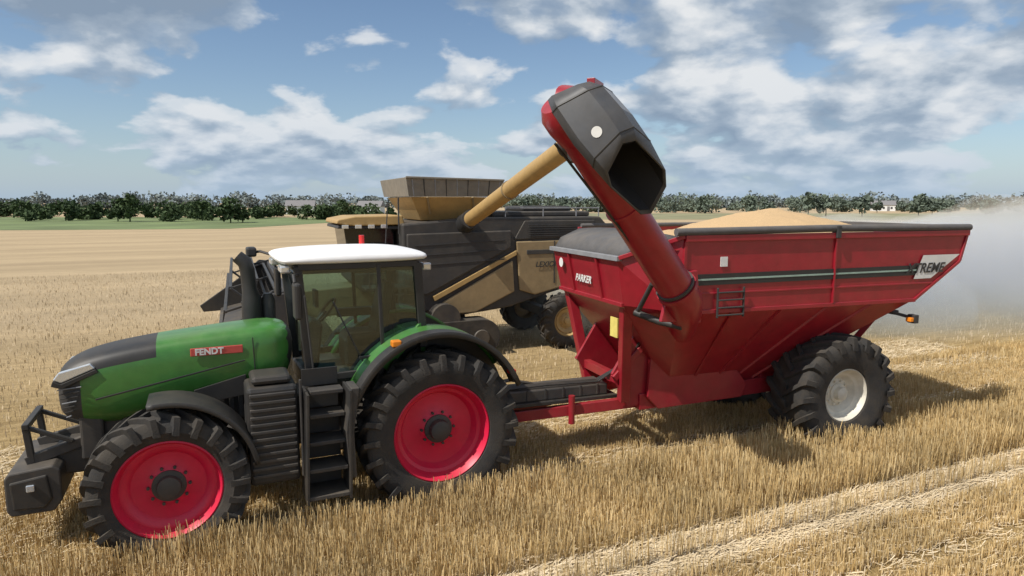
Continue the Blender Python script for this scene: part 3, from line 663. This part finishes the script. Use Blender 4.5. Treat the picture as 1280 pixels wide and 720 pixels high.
lf1=leafmat('foliage',(.040,.062,.030),(.075,.108,.048))
lf2=leafmat('foliage_haze_tint',(.10,.125,.10),(.15,.18,.135))  # leaf greens paled, aerial haze painted into the colour
lf3=leafmat('foliage_far_haze_tint',(.17,.20,.20),(.22,.255,.245))  # palest, greyest leaves: distance haze put into the base colour
U=lambda u,y:(u-640)/853*y
tr=[]
for i in range(95):
    u=random.uniform(-260,500); y=random.uniform(150,195); hh=random.uniform(1.6,3.5) if u<300 else random.uniform(1.5,3.0)
    tr.append((U(u,y),y,hh,hh*random.uniform(1.4,2.4)))
for u,y,h,w in [(-120,130,5.2,7),(-60,135,4.4,7),(35,142,4.2,5),(165,137,5.6,4.4),(150,139,4.4,4),(215,140,3.6,7),(255,145,3.8,6),(290,130,4.6,5.0),(305,132,3.4,4),(432,150,4.8,3.2),(385,155,3.0,5),(85,145,3.5,7)]:
    tr.append((U(u,y),y,h,w))
foliage('tree_line',tr,lf1,.33,54)
tr=[]
for i in range(90):
    u=random.uniform(560,1700); y=random.uniform(250,320); h=random.uniform(2.6,5.4)
    tr.append((U(u,y),y,h,h*random.uniform(1.5,2.8)))
for u,y,h,w in [(955,235,6.8,6),(935,240,5.6,6),(1008,190,6.0,6),(1030,190,5.8,6),(1075,185,6.0,6.5),(1145,200,6.0,5.5),(1162,205,4.6,5),(1235,200,4.4,6),(1340,190,6,8),(1420,190,6.5,8),(880,240,5.2,8),(700,240,5.2,8),(660,240,5.4,8)]:
    tr.append((U(u,y),y,h,w))
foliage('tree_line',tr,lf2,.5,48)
tr=[]
for i in range(230):
    u=-500+2300*i/230+random.uniform(-8,8); y=random.uniform(430,520); h=random.uniform(4.5,8.0)
    tr.append((U(u,y),y,h,h*random.uniform(2.0,3.4)))
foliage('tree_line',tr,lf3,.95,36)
roofm=M('house_roof',(.20,.19,.19),.8,dust=0); wallm=M('house_wall',(.72,.72,.70),.8,dust=0,var=.06)
def house(name,u,y,w,d,h,ang,wm):
    H=empty(name,(U(u,y),y,0),ang)
    box('walls',-w/2,w/2,-d/2,d/2,0,h,wm,H,0)
    rh=d*.32
    mk('roof',[(-w/2-.3,-d/2-.3,h),(w/2+.3,-d/2-.3,h),(w/2+.3,d/2+.3,h),(-w/2-.3,d/2+.3,h),(-w/2-.3,0,h+rh),(w/2+.3,0,h+rh)],[(0,1,5,4),(2,3,4,5),(0,4,3),(1,2,5),(0,3,2,1)],roofm,H)
    for k in range(3):
        x=-w/2+w*(k+.5)/3; box(f'window_{k}',x-.4,x+.4,-d/2-.05,-d/2+.02,.9,1.8,dark,H,0)
    box('door',-.5+w*.2,.5+w*.2,-d/2-.06,-d/2+.02,.0,2.0,roofm,H,0)
house('farmhouse',378,230,9,6,2.6,10,wallm); house('farmhouse',465,235,8,6,2.4,-5,wallm); house('farmhouse',1100,300,9,6,2.6,-20,wallm)

# ============================================================ DUST (thin homogeneous volumes trailing the combine)
dm=bpy.data.materials.new('dust_volume'); dm.use_nodes=True; nt=dm.node_tree; nt.nodes.clear()
o=nn(nt,'ShaderNodeOutputMaterial'); vs=nn(nt,'ShaderNodeVolumeScatter'); vs.inputs['Color'].default_value=(1,.84,.64,1); vs.inputs['Density'].default_value=.13; vs.inputs['Anisotropy'].default_value=-.15
nt.links.new(vs.outputs[0],o.inputs['Volume'])
DC=empty('dust_cloud',(0,0,0),0)
import bmesh
for i,(x,y,z,rx,ry,rz) in enumerate([(4.0,1.8,.5,4.6,3.0,2.1),(9.5,1.0,.6,5.5,3.8,2.7),(15,.5,.7,7,5.0,2.9),(23,2.0,.8,9,6.5,3.2),(35,6,.8,13,9,3.5),(12,7,.5,9,5,2.2),(24,12,.5,14,7,2.6)]):
    bm=bmesh.new(); bmesh.ops.create_icosphere(bm,subdivisions=4,radius=1)
    for v_ in bm.verts:
        k=1+.30*noise.noise(v_.co*1.6+Vector((i*7,0,0)))+.14*noise.noise(v_.co*4+Vector((i*7,0,0))); v_.co=Vector((v_.co.x*rx*k,v_.co.y*ry*k,v_.co.z*rz*k))
    me=bpy.data.meshes.new(f'puff_{i}'); bm.to_mesh(me); bm.free(); me.materials.append(dm)
    ob=bpy.data.objects.new(f'puff_{i}',me); COL.objects.link(ob); ob.parent=DC
    ob.location=to_world((x,y,z),KR,KA); ob.rotation_euler=(0,0,R(KA))

# ============================================================ WORLD / LIGHT / CAMERA
sv=Vector((-3.1,-2.1,4.6)).normalized()
el=math.asin(sv.z); az=math.atan2(sv.x,sv.y)
w=bpy.data.worlds.new('World'); scene.world=w; w.use_nodes=True; nt=w.node_tree; nt.nodes.clear()
out=nn(nt,'ShaderNodeOutputWorld')
sky=nn(nt,'ShaderNodeTexSky'); sky.sky_type='NISHITA'; sky.sun_disc=False; sky.sun_elevation=el; sky.sun_rotation=az%(2*math.pi); sky.air_density=1.0; sky.dust_density=.4; sky.ozone_density=3.0
bg=nn(nt,'ShaderNodeBackground'); nt.links.new(sky.outputs[0],bg.inputs[0]); bg.inputs[1].default_value=.105
tc=nn(nt,'ShaderNodeTexCoord'); sp=nn(nt,'ShaderNodeSeparateXYZ'); nt.links.new(tc.outputs['Generated'],sp.inputs[0])
zc=math_(nt,'MAXIMUM',sp.outputs[2],0.0); zz=math_(nt,'ADD',zc,.36)
px=math_(nt,'DIVIDE',sp.outputs[0],zz); py=math_(nt,'DIVIDE',sp.outputs[1],zz)
def cloud(ox,oy):
    cb=nn(nt,'ShaderNodeCombineXYZ')
    nt.links.new(math_(nt,'ADD',px,ox),cb.inputs[0]); nt.links.new(math_(nt,'ADD',py,oy),cb.inputs[1]); cb.inputs[2].default_value=3.7
    a=noise_(nt,cb.outputs[0],3.1,8,.50,.12); b2=noise_(nt,cb.outputs[0],1.1,2,.5)
    return math_(nt,'ADD',math_(nt,'MULTIPLY',a,.64),math_(nt,'MULTIPLY',b2,.36))
d0=cloud(1.0,.4); d1=cloud(1.0+.03,.4-.085)
cov=ramp_(nt,d0,[(.445,0),(.48,.75),(.525,1)],'EASE')
lit=math_(nt,'MULTIPLY_ADD',math_(nt,'SUBTRACT',d0,d1),7.0,.56,clamp=True)
thick=ramp_(nt,d0,[(.52,0),(.68,1)])
lit=math_(nt,'MULTIPLY_ADD',thick,-.20,lit,clamp=True)
cc=ramp_(nt,lit,[(0,(.25,.33,.44)),(.35,(.37,.45,.55)),(.6,(.58,.64,.71)),(.92,(.82,.84,.86))])
bg2=nn(nt,'ShaderNodeBackground'); nt.links.new(cc,bg2.inputs[0]); bg2.inputs[1].default_value=.97
mx=nn(nt,'ShaderNodeMixShader'); nt.links.new(cov,mx.inputs[0]); nt.links.new(bg.outputs[0],mx.inputs[1]); nt.links.new(bg2.outputs[0],mx.inputs[2])
bg3=nn(nt,'ShaderNodeBackground'); bg3.inputs[0].default_value=(.38,.51,.66,1)
hz=math_(nt,'POWER',2.718,math_(nt,'MULTIPLY',zc,-15.0)); hz=math_(nt,'MULTIPLY',hz,.88)
mx2=nn(nt,'ShaderNodeMixShader'); nt.links.new(hz,mx2.inputs[0]); nt.links.new(mx.outputs[0],mx2.inputs[1]); nt.links.new(bg3.outputs[0],mx2.inputs[2])
nt.links.new(mx2.outputs[0],out.inputs[0])
L=bpy.data.lights.new('sun','SUN'); L.energy=4.9; L.angle=R(.5); L.color=(1,.95,.87)
lo=bpy.data.objects.new('sun',L); COL.objects.link(lo); lo.rotation_euler=sv.to_track_quat('Z','Y').to_euler()
cam=bpy.data.cameras.new('camera'); cam.lens=24.0; cam.sensor_width=36; cam.clip_end=6000; cam.clip_start=.1
co=bpy.data.objects.new('camera',cam); COL.objects.link(co); co.location=(0,0,4.0); co.rotation_euler=(R(90-7.2),0,0); scene.camera=co
